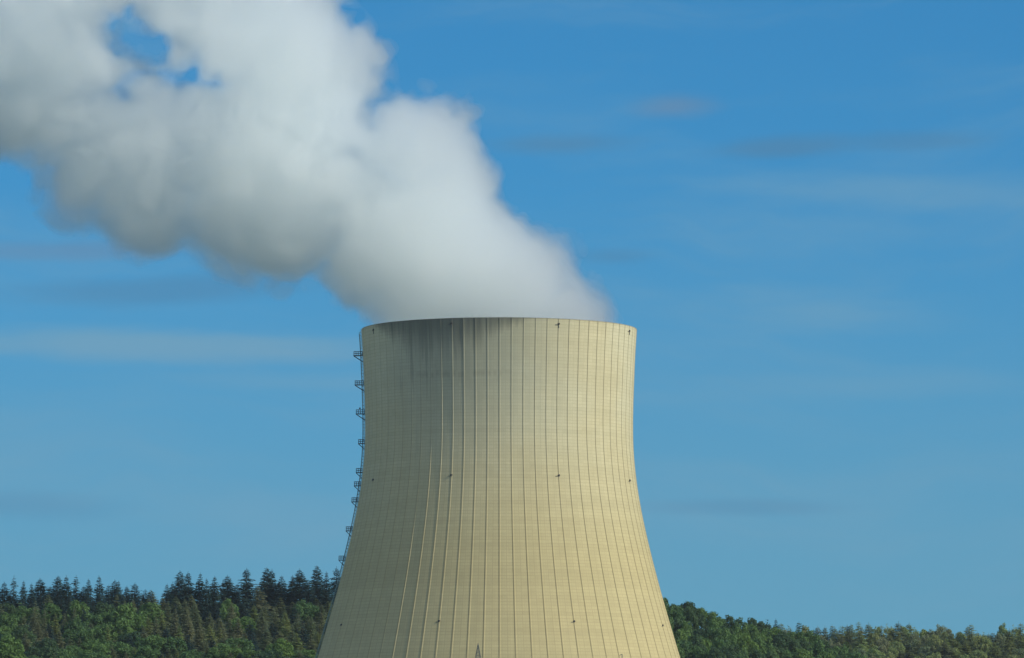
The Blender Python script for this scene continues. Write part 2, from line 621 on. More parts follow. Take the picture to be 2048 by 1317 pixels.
def sdf2(P, X, Z):
    """signed distance to a polygon, positive inside"""
    d2 = np.full(X.shape, 1e9, np.float32)
    ins = np.zeros(X.shape, bool)
    n = len(P)
    for i in range(n):
        ax, az_ = P[i]
        bx, bz = P[(i + 1) % n]
        ex, ez = bx - ax, bz - az_
        wx, wz = X - ax, Z - az_
        t = np.clip((wx * ex + wz * ez) / (ex * ex + ez * ez), 0, 1)
        d2 = np.minimum(d2, (wx - ex * t) ** 2 + (wz - ez * t) ** 2)
        if az_ != bz:
            cr = ((az_ > Z) != (bz > Z)) & (X < (bx - ax) * (Z - az_) / (bz - az_) + ax)
            ins ^= cr
    d = np.sqrt(d2)
    return np.where(ins, d, -d)


def bnoise(shape, cell, seed):
    """smooth B-spline noise on a voxel grid, unit variance; cell = lattice size in voxels"""
    rng = np.random.default_rng(seed)
    lat = rng.standard_normal([int(s / cell) + 5 for s in shape]).astype(np.float32)
    for ax, s in enumerate(shape):
        t = np.arange(s, dtype=np.float32) / cell
        i = t.astype(int)
        f = t - i
        ws = ((1 - f) ** 3 / 6, (3 * f**3 - 6 * f**2 + 4) / 6, (-3 * f**3 + 3 * f**2 + 3 * f + 1) / 6, f**3 / 6)
        sh = [1, 1, 1]
        sh[ax] = s
        lat = sum(np.take(lat, i + q, axis=ax) * ws[q].astype(np.float32).reshape(sh) for q in range(4))
    return lat / lat.std()


PO = to_plane(OUT)
HO = []
for h in HOLES:                                    # gaps torn in the steam, a little wider than their clear part
    cx_, cz_ = np.mean(h, axis=0)
    HO.append(to_plane([(cx_ + (a - cx_) * 1.28, cz_ + (b - cz_) * 1.38) for a, b in h]))
gx0, gx1 = at(-190, 0, D0).x, at(1262, 0, D0).x
gz0, gz1 = RIM_Z - 5.0, at(0, -120, D0).z
gy0, gy1 = -52.0, 52.0
gx = np.arange(gx0, gx1, VOX, dtype=np.float32)
gy = np.arange(gy0, gy1, VOX, dtype=np.float32)
gz = np.arange(gz0, gz1, VOX, dtype=np.float32)
X2, Z2 = np.meshgrid(gx, gz, indexing='ij')
s2 = sdf2(PO, X2, Z2)
RT = 40.0
dd = np.minimum(s2, RT)
shape = (len(gx), len(gy), len(gz))
s3 = RT - np.sqrt((RT - dd)[:, None, :] ** 2 + (gy[None, :, None] / 0.88) ** 2)
s3_base = s3.copy()
# billows: rounded lumps with creases, several sizes, growing with distance from the tower mouth
grow = np.clip((-(gx - 10.0) / 120.0), 0.0, 1.0)[:, None, None] + np.clip((gz - RIM_Z) / 90.0, 0, 1)[None, None, :]
grow = np.clip(0.38 + grow, 0.3, 1.15).astype(np.float32)
b1 = np.abs(bnoise(shape, 26.0 / VOX, 11)) - 0.6
b2 = np.abs(bnoise(shape, 11.0 / VOX, 12)) - 0.6
b3 = np.abs(bnoise(shape, 5.0 / VOX, 13)) - 0.6
b4 = bnoise(shape, 2.4 / VOX, 14)
s3 = s3 + grow * (4.2 * np.tanh((6.0 * b1 + 4.0 * b2) / 4.2) + 3.0 * b3 + 1.1 * b4)


def along_view(f2):
    """carry a map of the x-z plane at the tower axis through the depth of the plume along the lines of sight"""
    out_ = np.empty(shape, np.float32)
    for q, y in enumerate(gy):
        k_ = D0 / (D0 + y)
        fx = np.clip((gx * k_ - gx[0]) / VOX, 0, len(gx) - 1.001)
        fz = np.clip((CAM_Z + (gz - CAM_Z) * k_ - gz[0]) / VOX, 0, len(gz) - 1.001)
        ix, iz = fx.astype(int), fz.astype(int)
        tx, tz = (fx - ix)[:, None], (fz - iz)[None, :]
        a_ = f2[ix][:, iz] * (1 - tx) + f2[ix + 1][:, iz] * tx
        b_ = f2[ix][:, iz + 1] * (1 - tx) + f2[ix + 1][:, iz + 1] * tx
        out_[:, q] = a_ * (1 - tz) + b_ * tz
    return out_


for h in HO:
    s3 = np.minimum(s3, 0.8 - 0.8 * along_view(sdf2(h, X2, Z2)) + 1.7 * b2 + 2.6 * b3 + 1.3 * b4)
s3 = np.minimum(s3, s3_base + 6.5)
del s3_base
core3 = 4.5 * (np.abs(bnoise(shape, 17.0 / VOX, 31)) - 0.75) + 1.6 * b2 + 1.5 * b3 + 0.5 * b4
del b1, b2, b3, b4
# keep the foot inside the tower mouth
mouth = np.sqrt((gx[:, None] - AX) ** 2 + gy[None, :] ** 2)
lim = (36.3 - mouth)[:, :, None] + np.clip(gz - RIM_Z - 0.5, 0, None)[None, None, :] * 9.0
s3 = np.minimum(s3, lim)
# close the field at the box
s3[0], s3[-1] = -9, -9
s3[:, 0], s3[:, -1] = -9, -9
s3[:, :, 0], s3[:, :, -1] = -9, -9


def surface_nets(f, iso):
    f = f - iso
    ins = f > 0
    nx, ny, nz = f.shape
    c = ins[:-1, :-1, :-1].astype(np.int8)
    tot = np.zeros(c.shape, np.int8)
    corners = [(i, j, k) for i in (0, 1) for j in (0, 1) for k in (0, 1)]

    def sl(a, o):
        return a[o[0]:nx - 1 + o[0], o[1]:ny - 1 + o[1], o[2]:nz - 1 + o[2]]
    for o in corners:
        tot += sl(ins, o)
    act = (tot > 0) & (tot < 8)
    idx = np.argwhere(act)
    num = np.full(act.shape, -1, np.int64)
    num[act] = np.arange(len(idx))
    acc = np.zeros((len(idx), 3), np.float32)
    cnt = np.zeros(len(idx), np.float32)
    vals = {o: f[idx[:, 0] + o[0], idx[:, 1] + o[1], idx[:, 2] + o[2]] for o in corners}
    for a in corners:
        for ax in range(3):
            if a[ax] == 0:
                b = list(a)
                b[ax] = 1
                b = tuple(b)
                fa, fb = vals[a], vals[b]
                cross = (fa > 0) != (fb > 0)
                t = np.where(cross, fa / np.where(cross, fa - fb, 1), 0)
                p = np.tile(np.array(a, np.float32), (len(idx), 1))
                p[:, ax] += t
                acc[cross] += p[cross]
                cnt[cross] += 1
    verts = idx + acc / cnt[:, None]
    quads = []
    for ax in range(3):
        o1, o2 = [(1, 2), (2, 0), (0, 1)][ax]
        lo = [slice(1, -1)] * 3
        lo[ax] = slice(0, -1)
        hi = [slice(1, -1)] * 3
        hi[ax] = slice(1, None)
        A, B = ins[tuple(lo)], ins[tuple(hi)]
        e = np.argwhere(A != B)
        inside_a = A[e[:, 0], e[:, 1], e[:, 2]]
        base = e.copy()
        for q in range(3):
            if q != ax:
                base[:, q] += 1
        d1 = np.zeros(3, int); d1[o1] = 1
        d2_ = np.zeros(3, int); d2_[o2] = 1
        ids = [num[tuple((base - a).T)] for a in (d1 * 0, d1, d1 + d2_, d2_)]
        q4_ = np.stack(ids, 1)
        q4_[~inside_a] = q4_[~inside_a][:, ::-1]
        quads.append(q4_)
    return verts, np.concatenate(quads)


def steam_mat(name, density, colour, g_):
    m_, g = mat_new(name)
    pv = g.n('ShaderNodeVolumePrincipled')
    pv.inputs['Color'].default_value = (*colour, 1)
    pv.inputs['Density'].default_value = density
    pv.inputs['Anisotropy'].default_value = g_
    o = g.n('ShaderNodeOutputMaterial')
    g.t.links.new(pv.outputs[0], o.inputs['Volume'])
    try:
        m_.cycles.homogeneous_volume = True
    except Exception:
        pass
    return m_


PLUME = empty('steam_plume', (AX, D0, RIM_Z))
tag(PLUME, 'broad plume of white steam billowing up and away from the cooling tower mouth', 'steam')
core3 = np.minimum(s3 - 4.0, s3 * 0.25 - 1.0 + core3)
for nm, fld, iso, dens in (('thin_outer_vapour', s3, 0.0, 0.026), ('steam_body', s3, 1.5, 0.034), ('dense_steam_billows', core3, 0.0, 0.072)):
    v, q = surface_nets(fld, iso)
    # drop stray specks: components of few vertices
    lab = np.arange(len(v))
    for _ in range(400):
        low = lab[q].min(1)
        new = lab.copy()
        np.minimum.at(new, q.ravel(), np.repeat(low, 4))
        new = new[new]
        if np.array_equal(new, lab):
            break
        lab = new
    big_ = np.bincount(lab, minlength=len(v))[lab] > 3000
    q = q[big_[q[:, 0]]]
    ren = np.cumsum(big_) - 1
    v, q = v[big_], ren[q]
    v = v * VOX + np.array([gx[0] - AX, gy[0], gz[0] - RIM_Z])
    me = bpy.data.meshes.new(nm)
    me.vertices.add(len(v))
    me.vertices.foreach_set('co', v.astype(np.float32).ravel())
    me.loops.add(len(q) * 4)
    me.loops.foreach_set('vertex_index', q.astype(np.int32).ravel())
    me.polygons.add(len(q))
    me.polygons.foreach_set('loop_start', np.arange(0, len(q) * 4, 4, dtype=np.int32))
    me.update(calc_edges=True)
    me.validate()
    me.materials.append(steam_mat(nm, dens, (0.960, 0.977, 0.981), 0.66))
    o = bpy.data.objects.new(nm, me)
    o.parent = PLUME
    S.collection.objects.link(o)
del s3, core3, fld

# ------------------------------------------------------------------ ground and hills
SOIL, g = mat_new('meadow_soil')
oc = g.n('ShaderNodeTexCoord').outputs['Object']
finish(g, g.mix(g.sm(g.noise(oc, 0.02, 6.0), 0.35, 0.65), (0.05, 0.075, 0.03), (0.10, 0.10, 0.045)), 1.0, None, 0.1)
FLOOR, g = mat_new('forest_floor')
oc = g.n('ShaderNodeTexCoord').outputs['Object']
finish(g, g.mix(g.sm(g.noise(oc, 0.15, 6.0), 0.35, 0.65), (0.022, 0.035, 0.016), (0.05, 0.055, 0.026)), 1.0, None, 0.1)
gr = mesh_obj('ground', [(-40000, -2000, 0), (40000, -2000, 0), (40000, 60000, 0), (-40000, 60000, 0)], [(0, 1, 2, 3)], SOIL)
tag(gr, None, None, None, 'structure')

RIDGE_X = np.array([-400, 0, 300, 640, 900, 1100, 1325, 1420, 1500, 1560, 1640, 1740, 1850, 2048, 2500], float)
RIDGE_Y = np.array([1236, 1232, 1224, 1216, 1216, 1222, 1247, 1270, 1294, 1305, 1330, 1372, 1420, 1470, 1540], float)


def ground_z(x, y):
    """terrain height: a wooded hill behind the tower whose shoulder drops to the right, and a plateau beyond"""
    px = 1024 + FPX * x / y
    yr = np.interp(px, RIDGE_X, RIDGE_Y)

    def zat(py, D):
        e = -(py - 658.5) / FPX
        c_, s_ = math.cos(PITCH), math.sin(PITCH)
        return CAM_Z + D * (s_ + e * c_) / (c_ - e * s_)
    top = max(zat(yr, 2500.0), 30.0)
    plate = zat(1322.0, 3200.0)
    if y <= 2500:
        d_ = 2500 - y
        z = zat(yr + min(d_, 60) * 0.95 + max(d_ - 60, 0) * 0.33, y)
        t = min(max((y - 1960) / 220.0, 0), 1)
        return max(z, 0) * t * t * (3 - 2 * t) - 2 * (1 - t)
    if y < 3200:
        t = (y - 2500) / 700
        low = min(top, plate) - 22 * math.sin(math.pi * min(t * 1.0, 1.0)) ** 2
        # behind the crest the ground falls, then climbs to the plateau edge
        base = top + (plate - top) * t * t * (3 - 2 * t)
        return base - 20 * math.sin(math.pi * t) ** 2
    t = min((y - 3200) / 2600, 1)
    return plate * (1 - t * t * (3 - 2 * t)) - 2 * t


hv, hf = [], []
xs_ = np.linspace(-620, 620, 63)
ys_ = np.concatenate([np.linspace(1950, 3400, 74), np.linspace(3500, 5900, 12)])
rng = random.Random(4)
for y in ys_:
    for x in xs_:
        z = ground_z(x * y / 2500.0, y)
        hv.append((x * y / 2500.0, y, z + (rng.uniform(-0.4, 0.4) if z > 3 else 0)))
for j in range(len(ys_) - 1):
    for i in range(len(xs_) - 1):
        a = j * len(xs_) + i
        hf.append((a, a + 1, a + 1 + len(xs_), a + len(xs_)))
hl = mesh_obj('hills', hv, hf, FLOOR, None, None, True)
tag(hl, None, None, None, 'structure')


# ------------------------------------------------------------------ trees
def leaf_mat(name, a, b, c):
    m_, g = mat_new(name)
    info = g.n('ShaderNodeObjectInfo')
    oc = g.n('ShaderNodeTexCoord').outputs['Object']
    colr = g.mix(info.outputs['Random'], a, b)
    colr = g.mix(g.m('MULTIPLY', g.sm(g.noise(oc, 0.9, 3.0), 0.4, 0.72), 0.6), colr, c)
    b = finish(g, colr, 0.75, None, 0.25)
    tr = g.n('ShaderNodeBsdfTranslucent')
    g.set(tr.inputs['Color'], colr)
    mx = g.n('ShaderNodeMixShader')
    mx.inputs[0].default_value = 0.45
    g.t.links.new(b.outputs[0], mx.inputs[1])
    g.t.links.new(tr.outputs[0], mx.inputs[2])
    g.t.links.new(mx.outputs[0], g.t.get_output_node('CYCLES').inputs[0])
    return m_


BARK, g = mat_new('bark')
nz = g.noise(g.n('ShaderNodeTexCoord').outputs['Object'], 3.0, 3.0)
finish(g, g.mix(nz, (0.04, 0.03, 0.022), (0.10, 0.08, 0.06)), 0.95, None, 0.1)
M_SPRUCE = leaf_mat('dark_spruce_needles', (0.020, 0.054, 0.058), (0.034, 0.072, 0.068), (0.048, 0.088, 0.068))
M_PALE = leaf_mat('blue_grey_needles', (0.025, 0.060, 0.052), (0.035, 0.075, 0.060), (0.050, 0.090, 0.065))
M_BROWN = leaf_mat('olive_brown_needles', (0.130, 0.190, 0.095), (0.195, 0.210, 0.108), (0.220, 0.225, 0.120))
M_PINE = leaf_mat('pine_needles', (0.170, 0.250, 0.080), (0.245, 0.275, 0.100), (0.265, 0.280, 0.112))
M_LEAF = leaf_mat('mid_green_leaves', (0.052, 0.116, 0.044), (0.112, 0.200, 0.056), (0.132, 0.220, 0.066))
M_LEAFD = leaf_mat('dark_green_leaves', (0.036, 0.078, 0.038), (0.066, 0.120, 0.048), (0.085, 0.145, 0.056))
M_LEAFL = leaf_mat('fresh_green_leaves', (0.095, 0.180, 0.045), (0.125, 0.21, 0.05), (0.15, 0.235, 0.065))


def conifer(seed, h, rb, dens=1.0, ragged=0.25, bare=0.10, expo=0.94):
    """trunk mesh data and crown mesh data of one spruce: whorls of drooping branches made of small needle sprays"""
    rg = random.Random(seed)
    t = MB()
    t.bar((0, 0, -1.5), (0, 0, h * 0.55), 0.30, 7, 0.17)
    t.bar((0, 0, h * 0.55), (0, 0, h * 0.985), 0.17, 6, 0.02)
    v, f = [], []

    def spray(p, d, ln, wd):
        up = Vector((rg.uniform(-.3, .3), rg.uniform(-.3, .3), 1))
        s = d.cross(up)
        if s.length < 1e-3:
            s = Vector((1, 0, 0))
        s.normalize()
        s = (s + Vector((0, 0, rg.uniform(-.6, .6)))).normalized()
        k = len(v)
        v.extend([tuple(p), tuple(p + d * ln * .5 + s * wd), tuple(p + d * ln + Vector((0, 0, -0.12 * ln))), tuple(p + d * ln * .5 - s * wd)])
        f.append((k, k + 1, k + 2, k + 3))
    z = h * bare
    while z < h * 0.96:
        fr = (z / h - bare) / (1 - bare)
        rr = 1.12 * rb * (1 - fr) ** expo * (1 + rg.uniform(-ragged, ragged)) + 0.10
        if rg.random() < 0.06:
            z += 0.3
            continue
        nb = max(5, int((7 + 7 * (1 - fr)) * dens))
        a0 = rg.uniform(0, 6.28)
        for q in range(nb):
            a = a0 + 6.283 * q / nb + rg.uniform(-.35, .35)
            L = rr * rg.uniform(0.55, 1.15)
            droop = rg.uniform(-0.35, 0.12) + 0.35 * fr
            d = Vector((math.cos(a), math.sin(a), droop)).normalized()
            zj = rg.uniform(-.24, .24) * min(1.0, rr / 1.5)
            ns = max(2, int(L / 0.6))
            for e in range(ns):
                fe = (e + 0.35) / ns
                p = Vector((0, 0, z)) + d * (L * fe) + Vector((rg.uniform(-.15, .15), rg.uniform(-.15, .15), -0.10 * L * fe * fe + rg.uniform(-.2, .2) + zj))
                for sgn in (-1, 1):
                    sd = (d + Vector((-d.y, d.x, 0)) * sgn * rg.uniform(.3, 1.0) + Vector((0, 0, rg.uniform(-.45, .05)))).normalized()
                    k_ = min(1.0, 0.28 + 0.42 * rr)
                    spray(p, sd, rg.uniform(.8, 1.4) * k_ * 1.05, rg.uniform(.24, .44) * k_)
        z += rg.uniform(0.40, 0.66)
    for q in range(6):
        spray(Vector((0, 0, h * (0.93 + 0.012 * q))), Vector((rg.uniform(-.5, .5), rg.uniform(-.5, .5), 1)).normalized(), 0.55, 0.08)
    return (t.v, t.f), (v, f)


def broadleaf(seed, h, rc, squash=0.8, nclump=46):
    rg = random.Random(seed)
    t = MB()
    zb = h * 0.22
    t.bar((0, 0, -1.5), (0, 0, zb), 0.34, 8, 0.24)
    v, f = [], []
    cz = h - rc * squash * 0.95
    for q in range(6):
        a = q * 1.05 + rg.uniform(-.3, .3)
        e = Vector((math.cos(a) * rc * .55, math.sin(a) * rc * .55, cz + rg.uniform(-.2, .5) * rc))
        t.bar((0, 0, zb - 0.2), tuple(e), 0.16, 6, 0.04)
    t.bar((0, 0, zb - 0.1), (0, 0, cz + rc * .4), 0.22, 6, 0.04)
    lobes = []
    for q in range(nclump):
        d = Vector((rg.gauss(0, 1), rg.gauss(0, 1), rg.gauss(0, 1))).normalized()
        rr = rg.uniform(0.45, 1.0) ** 0.6
        if d.z < -0.35:
            rr *= 0.75
        c = Vector((d.x * rc * rr, d.y * rc * rr, cz + d.z * rc * squash * rr))
        lobes.append((c, rg.uniform(0.20, 0.36) * rc))
    for c, rl_ in lobes:
        for q in range(34):
            d = Vector((rg.gauss(0, 1), rg.gauss(0, 1), rg.gauss(0.15, 1))).normalized()
            p = c + d * rl_ * rg.uniform(.55, 1.08)
            nrm = (d + Vector((rg.uniform(-.8, .8), rg.uniform(-.8, .8), rg.uniform(-.4, .9)))).normalized()
            s = nrm.cross(Vector((rg.uniform(-1, 1), rg.uniform(-1, 1), rg.uniform(-1, 1)))).normalized()
            u_ = nrm.cross(s)
            a_, b_ = rg.uniform(.26, .54), rg.uniform(.20, .40)
            k = len(v)
            v.extend([tuple(p - s * a_), tuple(p + u_ * b_), tuple(p + s * a_), tuple(p - u_ * b_)])
            f.append((k, k + 1, k + 2, k + 3))
    return (t.v, t.f), (v, f)


def mesh_data(name, vf, mat):
    me = bpy.data.meshes.new(name)
    me.from_pydata(vf[0], [], vf[1])
    me.materials.append(mat)
    me.update()
    return me


class Kind:
    """one tree variant: shared trunk and crown meshes"""
    def __init__(self, vfs, leaf):
        self.t = mesh_data('trunk', vfs[0], BARK)
        self.c = {}
        self.vc = vfs[1]
        self.leaf = leaf

    def crown(self, leaf):
        k = leaf.name
        if k not in self.c:
            self.c[k] = mesh_data('crown', self.vc, leaf)
        return self.c[k]


SPR = [Kind(conifer(100 + i, 18.0, rb, de, ra, ba), M_SPRUCE) for i, (rb, de, ra, ba) in enumerate(
    ((5.0, 1.0, .28, .03), (4.3, 1.0, .30, .04), (3.6, .9, .35, .06), (5.6, 1.05, .25, .03), (3.5, .6, .45, .12), (4.9, .85, .40, .05), (4.0, .8, .55, .08), (5.2, .75, .50, .04), (3.2, .9, .4, .10)))]
BRD = [Kind(broadleaf(200 + i, 12.0, rc, sq, nc), M_LEAF) for i, (rc, sq, nc) in enumerate(
    ((4.6, .98, 64), (4.2, 1.1, 60), (5.0, .9, 70), (4.0, 1.15, 56), (4.4, 1.0, 62)))]
PIN = [Kind(conifer(300 + i, 18.0, rb, de, ra, ba, 0.6), M_PINE) for i, (rb, de, ra, ba) in enumerate(
    ((3.0, .9, .40, .05), (2.7, .9, .45, .05), (3.4, .9, .40, .05), (3.0, .75, .5, .06)))]

ORD = ("first second third fourth fifth sixth seventh eighth ninth tenth eleventh twelfth thirteenth fourteenth fifteenth sixteenth seventeenth "
       "eighteenth nineteenth twentieth").split()
TENS = {2: 'twenty', 3: 'thirty', 4: 'forty', 5: 'fifty', 6: 'sixty'}


def ordinal(n):
    if n <= 20:
        return ORD[n - 1]
    t_, o_ = divmod(n, 10)
    return {0: TENS[t_][:-1] + 'ieth'}.get(o_) or TENS[t_] + '-' + ORD[o_ - 1]


def gpix(px, D):
    """ground height at a frame column and a distance"""
    x = (px - 1024) / FPX * D
    return x, ground_z(x, D)


def tip_height(py, px, D):
    """height above the ground of a tip seen at pixel py"""
    x, z = gpix(px, D)
    return at(px, py, D).z - z


def grow_tree(kind, name, leaf, px, D, h, h0, wide, seed):
    rg = random.Random(seed * 7 + 1)
    x, z = gpix(px, D)
    o = empty(name, (x, D, z), rg.uniform(0, 6.28))
    o.rotation_euler.x, o.rotation_euler.y = R(rg.uniform(-2.2, 2.2)), R(rg.uniform(-2.2, 2.2))
    s = h / h0
    o.scale = (s * wide, s * wide, s)
    for nm, me in (('trunk', kind.t), ('crown', kind.crown(leaf))):
        c = bpy.data.objects.new(nm, me)
        c.parent = o
        S.collection.objects.link(c)
    return o


# --- skyline spruces on the ridge left of the tower: (tip x, tip y, width factor, tone, variant)
SKY = [(-14, 1172, 1.1, 0, 0), (10, 1164, 1.05, 0, 1), (26, 1152, .85, 0, 4), (46, 1162, .75, 1, 2), (61, 1167, .8, 0, 2), (83, 1157, 1.15, 0, 3), (99, 1172, .8, 0, 2), (113, 1152, 1.05, 0, 0),
       (134, 1151, .9, 0, 1), (151, 1150, .85, 1, 4), (166, 1172, .9, 0, 1), (177, 1158, .8, 0, 2), (200, 1152, 1.0, 0, 5), (216, 1170, .9, 0, 1), (228, 1160, .95, 0, 0), (236, 1162, .8, 0, 2), (254, 1172, .8, 0, 5),
       (268, 1166, 1.0, 0, 5), (290, 1179, .9, 0, 1), (303, 1180, .9, 2, 0), (332, 1168, .85, 0, 2), (346, 1166, .8, 0, 1), (360, 1142, 1.1, 0, 0), (378, 1143, 1.0, 0, 5), (397, 1145, .8, 1, 4), (414, 1157, .75, 1, 2),
       (426, 1152, .85, 0, 1), (454, 1151, 1.1, 0, 3), (472, 1172, .8, 0, 1), (491, 1136, 1.15, 0, 5), (516, 1172, .9, 2, 1), (534, 1135, 1.1, 0, 0), (545, 1138, .9, 0, 5), (564, 1151, .95, 0, 1),
       (583, 1151, .8, 0, 2), (601, 1138, 1.15, 0, 3), (617, 1160, .8, 0, 1), (635, 1131, 1.05, 0, 0), (653, 1143, .85, 0, 2), (673, 1134, .95, 0, 5), (690, 1150, .9, 0, 1)]
rg = random.Random(77)
sky_trees = []
for i, (px, py, wd, tone_, var) in enumerate(SKY):
    D = 2500 + rg.uniform(-18, 12)
    h = tip_height(py, px, D)
    leaf = (M_SPRUCE, M_PALE, M_BROWN)[tone_]
    sky_trees.append((px, grow_tree(SPR[var if i % 3 else (var + 3 * (i % 2) + 6) % 9], 'spruce_tree', leaf, px, D, h, 18.0, wd * 18.0 / h * 1.2, 500 + i), tone_, wd))
for n_, (px, o, tone_, wd) in enumerate(sorted(sky_trees, key=lambda q: q[0])):
    look = ('broad dark' if wd > 1.0 else 'slim dark' if wd < .9 else 'dark') if tone_ == 0 else ('thin blue-grey' if tone_ == 1 else 'brown-tinged')
    tag(o, f'{look} spruce against the sky, {ordinal(n_ + 1)} on the ridge from the left', 'spruce tree', 'spruces on the skyline ridge')

# --- second rank of dark spruces just below the crest (left half)
row = []
for i in range(22):
    px = -8 + i * 15.0 + rg.uniform(-4, 4)
    row.append((px, 2466 + rg.uniform(-14, 14), rg.uniform(1186, 1202)))
for i in range(14):
    px = 330 + i * 25.0 + rg.uniform(-7, 7)
    row.append((px, 2478 + rg.uniform(-8, 8), rg.uniform(1190, 1204)))
for n_, (px, D, py) in enumerate(sorted(row)):
    h = tip_height(py, px, D)
    leaf = rg.choice((M_SPRUCE, M_SPRUCE, M_SPRUCE, M_BROWN)) if px < 320 else rg.choice((M_SPRUCE, M_BROWN))
    o = grow_tree(rg.choice(SPR), 'spruce_tree', leaf, px, D, h, 18.0, rg.uniform(.9, 1.15) * 18 / h * .9, 600 + n_)
    tag(o, f'shorter {"olive" if leaf is M_BROWN else "dark"} spruce just below the crest, {ordinal(n_ + 1)} of its rank from the left', 'spruce tree', 'spruces just below the crest')

# --- mixed slope below: olive-brown conifers and round broadleaf crowns in ranks down the hill
slope_i = 0
for rk, (D, dpx, tipy) in enumerate(((2446, 30, 1209), (2412, 30, 1227), (2374, 31, 1244), (2336, 31, 1260), (2296, 32, 1277), (2252, 33, 1294), (2205, 34, 1309))):
    px = -12 + rg.uniform(0, 14)
    cs, bs = [], []
    while px < 690:
        con = rg.random() < (0.87 if px > 220 else 0.58) * (1.0 if rk < 4 else .85)
        (cs if con else bs).append((px, D + rg.uniform(-14, 14)))
        px += dpx * rg.uniform(.7, 1.25) * (0.72 if con else 1.15)
    for n_, (px, D_) in enumerate(cs):
        leaf = rg.choice((M_BROWN, M_BROWN, M_SPRUCE, M_BROWN, M_PINE))
        h = tip_height(tipy + rg.uniform(-13, 8), px, D_)
        o = grow_tree(rg.choice(SPR), 'spruce_tree', leaf, px, D_, h, 18.0, rg.uniform(.72, .95) * 18 / h, 1000 + slope_i)
        slope_i += 1
        tag(o, f'{"dark" if leaf is M_SPRUCE else "olive-brown"} conifer on the slope, {ordinal(rk + 1)} rank down, {ordinal(n_ + 1)} from the left', 'spruce tree', 'conifers among broadleaf trees on the slope')
    for n_, (px, D_) in enumerate(bs):
        leaf = rg.choice((M_LEAF, M_LEAF, M_LEAF, M_LEAFD))
        if rg.random() < .06:
            leaf = M_LEAFL
        h = tip_height(tipy + rg.uniform(-8, 9), px, D_)
        o = grow_tree(rg.choice(BRD), 'broadleaf_tree', leaf, px, D_, h, 12.0, rg.uniform(.95, 1.3) * 12 / h, 1500 + slope_i)
        slope_i += 1
        nm_ = {M_LEAF: 'mid-green', M_LEAFD: 'dark green', M_LEAFL: 'fresh green'}[leaf]
        tag(o, f'{nm_} round tree on the slope, {ordinal(rk + 1)} rank down, {ordinal(n_ + 1)} from the left', 'broadleaf tree', 'round trees on the slope')
# single crowns that stand out
for (px, py, D, wd, leaf, lab) in ((252, 1213, 2405, 1.35, M_LEAF, 'wide dome-shaped green tree below the notch in the skyline spruces'),
                                   (12, 1277, 2200, 1.5, M_LEAFL, 'bright yellow-green tree in the bottom corner of the wooded slope'),
                                   (560, 1282, 2230, 1.1, M_LEAFL, 'fresh green rounded tree low on the slope beside the tower'),
                                   (458, 1203, 2450, .8, M_LEAF, 'small green tree under the gap between two skyline spruces'),
                                   (605, 1205, 2450, .9, M_LEAF, 'green tree at the feet of the skyline spruces nearest the tower')):
    h = max(tip_height(py, px, D), 7.0)
    o = grow_tree(BRD[0], 'broadleaf_tree', leaf, px, D, h, 12.0, wd * 12.0 / h, int(px) + 3)
    tag(o, lab, 'broadleaf tree', None)

# --- shoulder of the hill right of the tower: broadleaf wood falling to the right
NOSE_X = np.array([1290, 1325, 1345, 1400, 1450, 1500, 1545, 1600, 1660, 1740, 1800], float)
NOSE_Y = np.array([1180, 1190, 1200, 1213, 1220, 1238, 1248, 1262, 1283, 1312, 1335], float)
for rk, (D, off) in enumerate(((2500, 0), (2455, 18), (2410, 38), (2365, 60), (2320, 82))):
    px = 1288 + rg.uniform(0, 12)
    bs = []
    while px < 1790:
        py = np.interp(px, NOSE_X, NOSE_Y) + off + rg.uniform(-3, 9)
        if py < 1322:
            bs.append((px, py))
        px += rg.uniform(17, 30)
    for n_, (px, py) in enumerate(bs):
        h = min(max(tip_height(py, px, D), 6.0), 17.0)
        fr = (px - 1300) / 450
        leaf = rg.choice((M_LEAFD, M_LEAF)) if rk < 2 and fr < .6 else rg.choice((M_LEAF, M_LEAF, M_LEAF, M_LEAFD))
        if rk >= 1 and rg.random() < .17:
            leaf = M_LEAFL
        o = grow_tree(rg.choice(BRD), 'broadleaf_tree', leaf, px, D + rg.uniform(-10, 10), h, 12.0, rg.uniform(.85, 1.25) * 12 / h * .85, 2500 + slope_i)
        slope_i += 1
        nm_ = {M_LEAF: 'mid-green', M_LEAFD: 'dark green', M_LEAFL: 'fresh green'}[leaf]
        tag(o, f'{nm_} tree on the hill shoulder, {ordinal(rk + 1)} rank down, {ordinal(n_ + 1)} from the tower', 'broadleaf tree', 'broadleaf wood on the hill shoulder')
o = grow_tree(SPR[1], 'spruce_tree', M_SPRUCE, 1551, 2500, tip_height(1238, 1551, 2500), 18.0, 1.0, 9)
tag(o, 'small dark spruce rising alone where the hill shoulder meets the far pines', 'spruce tree')

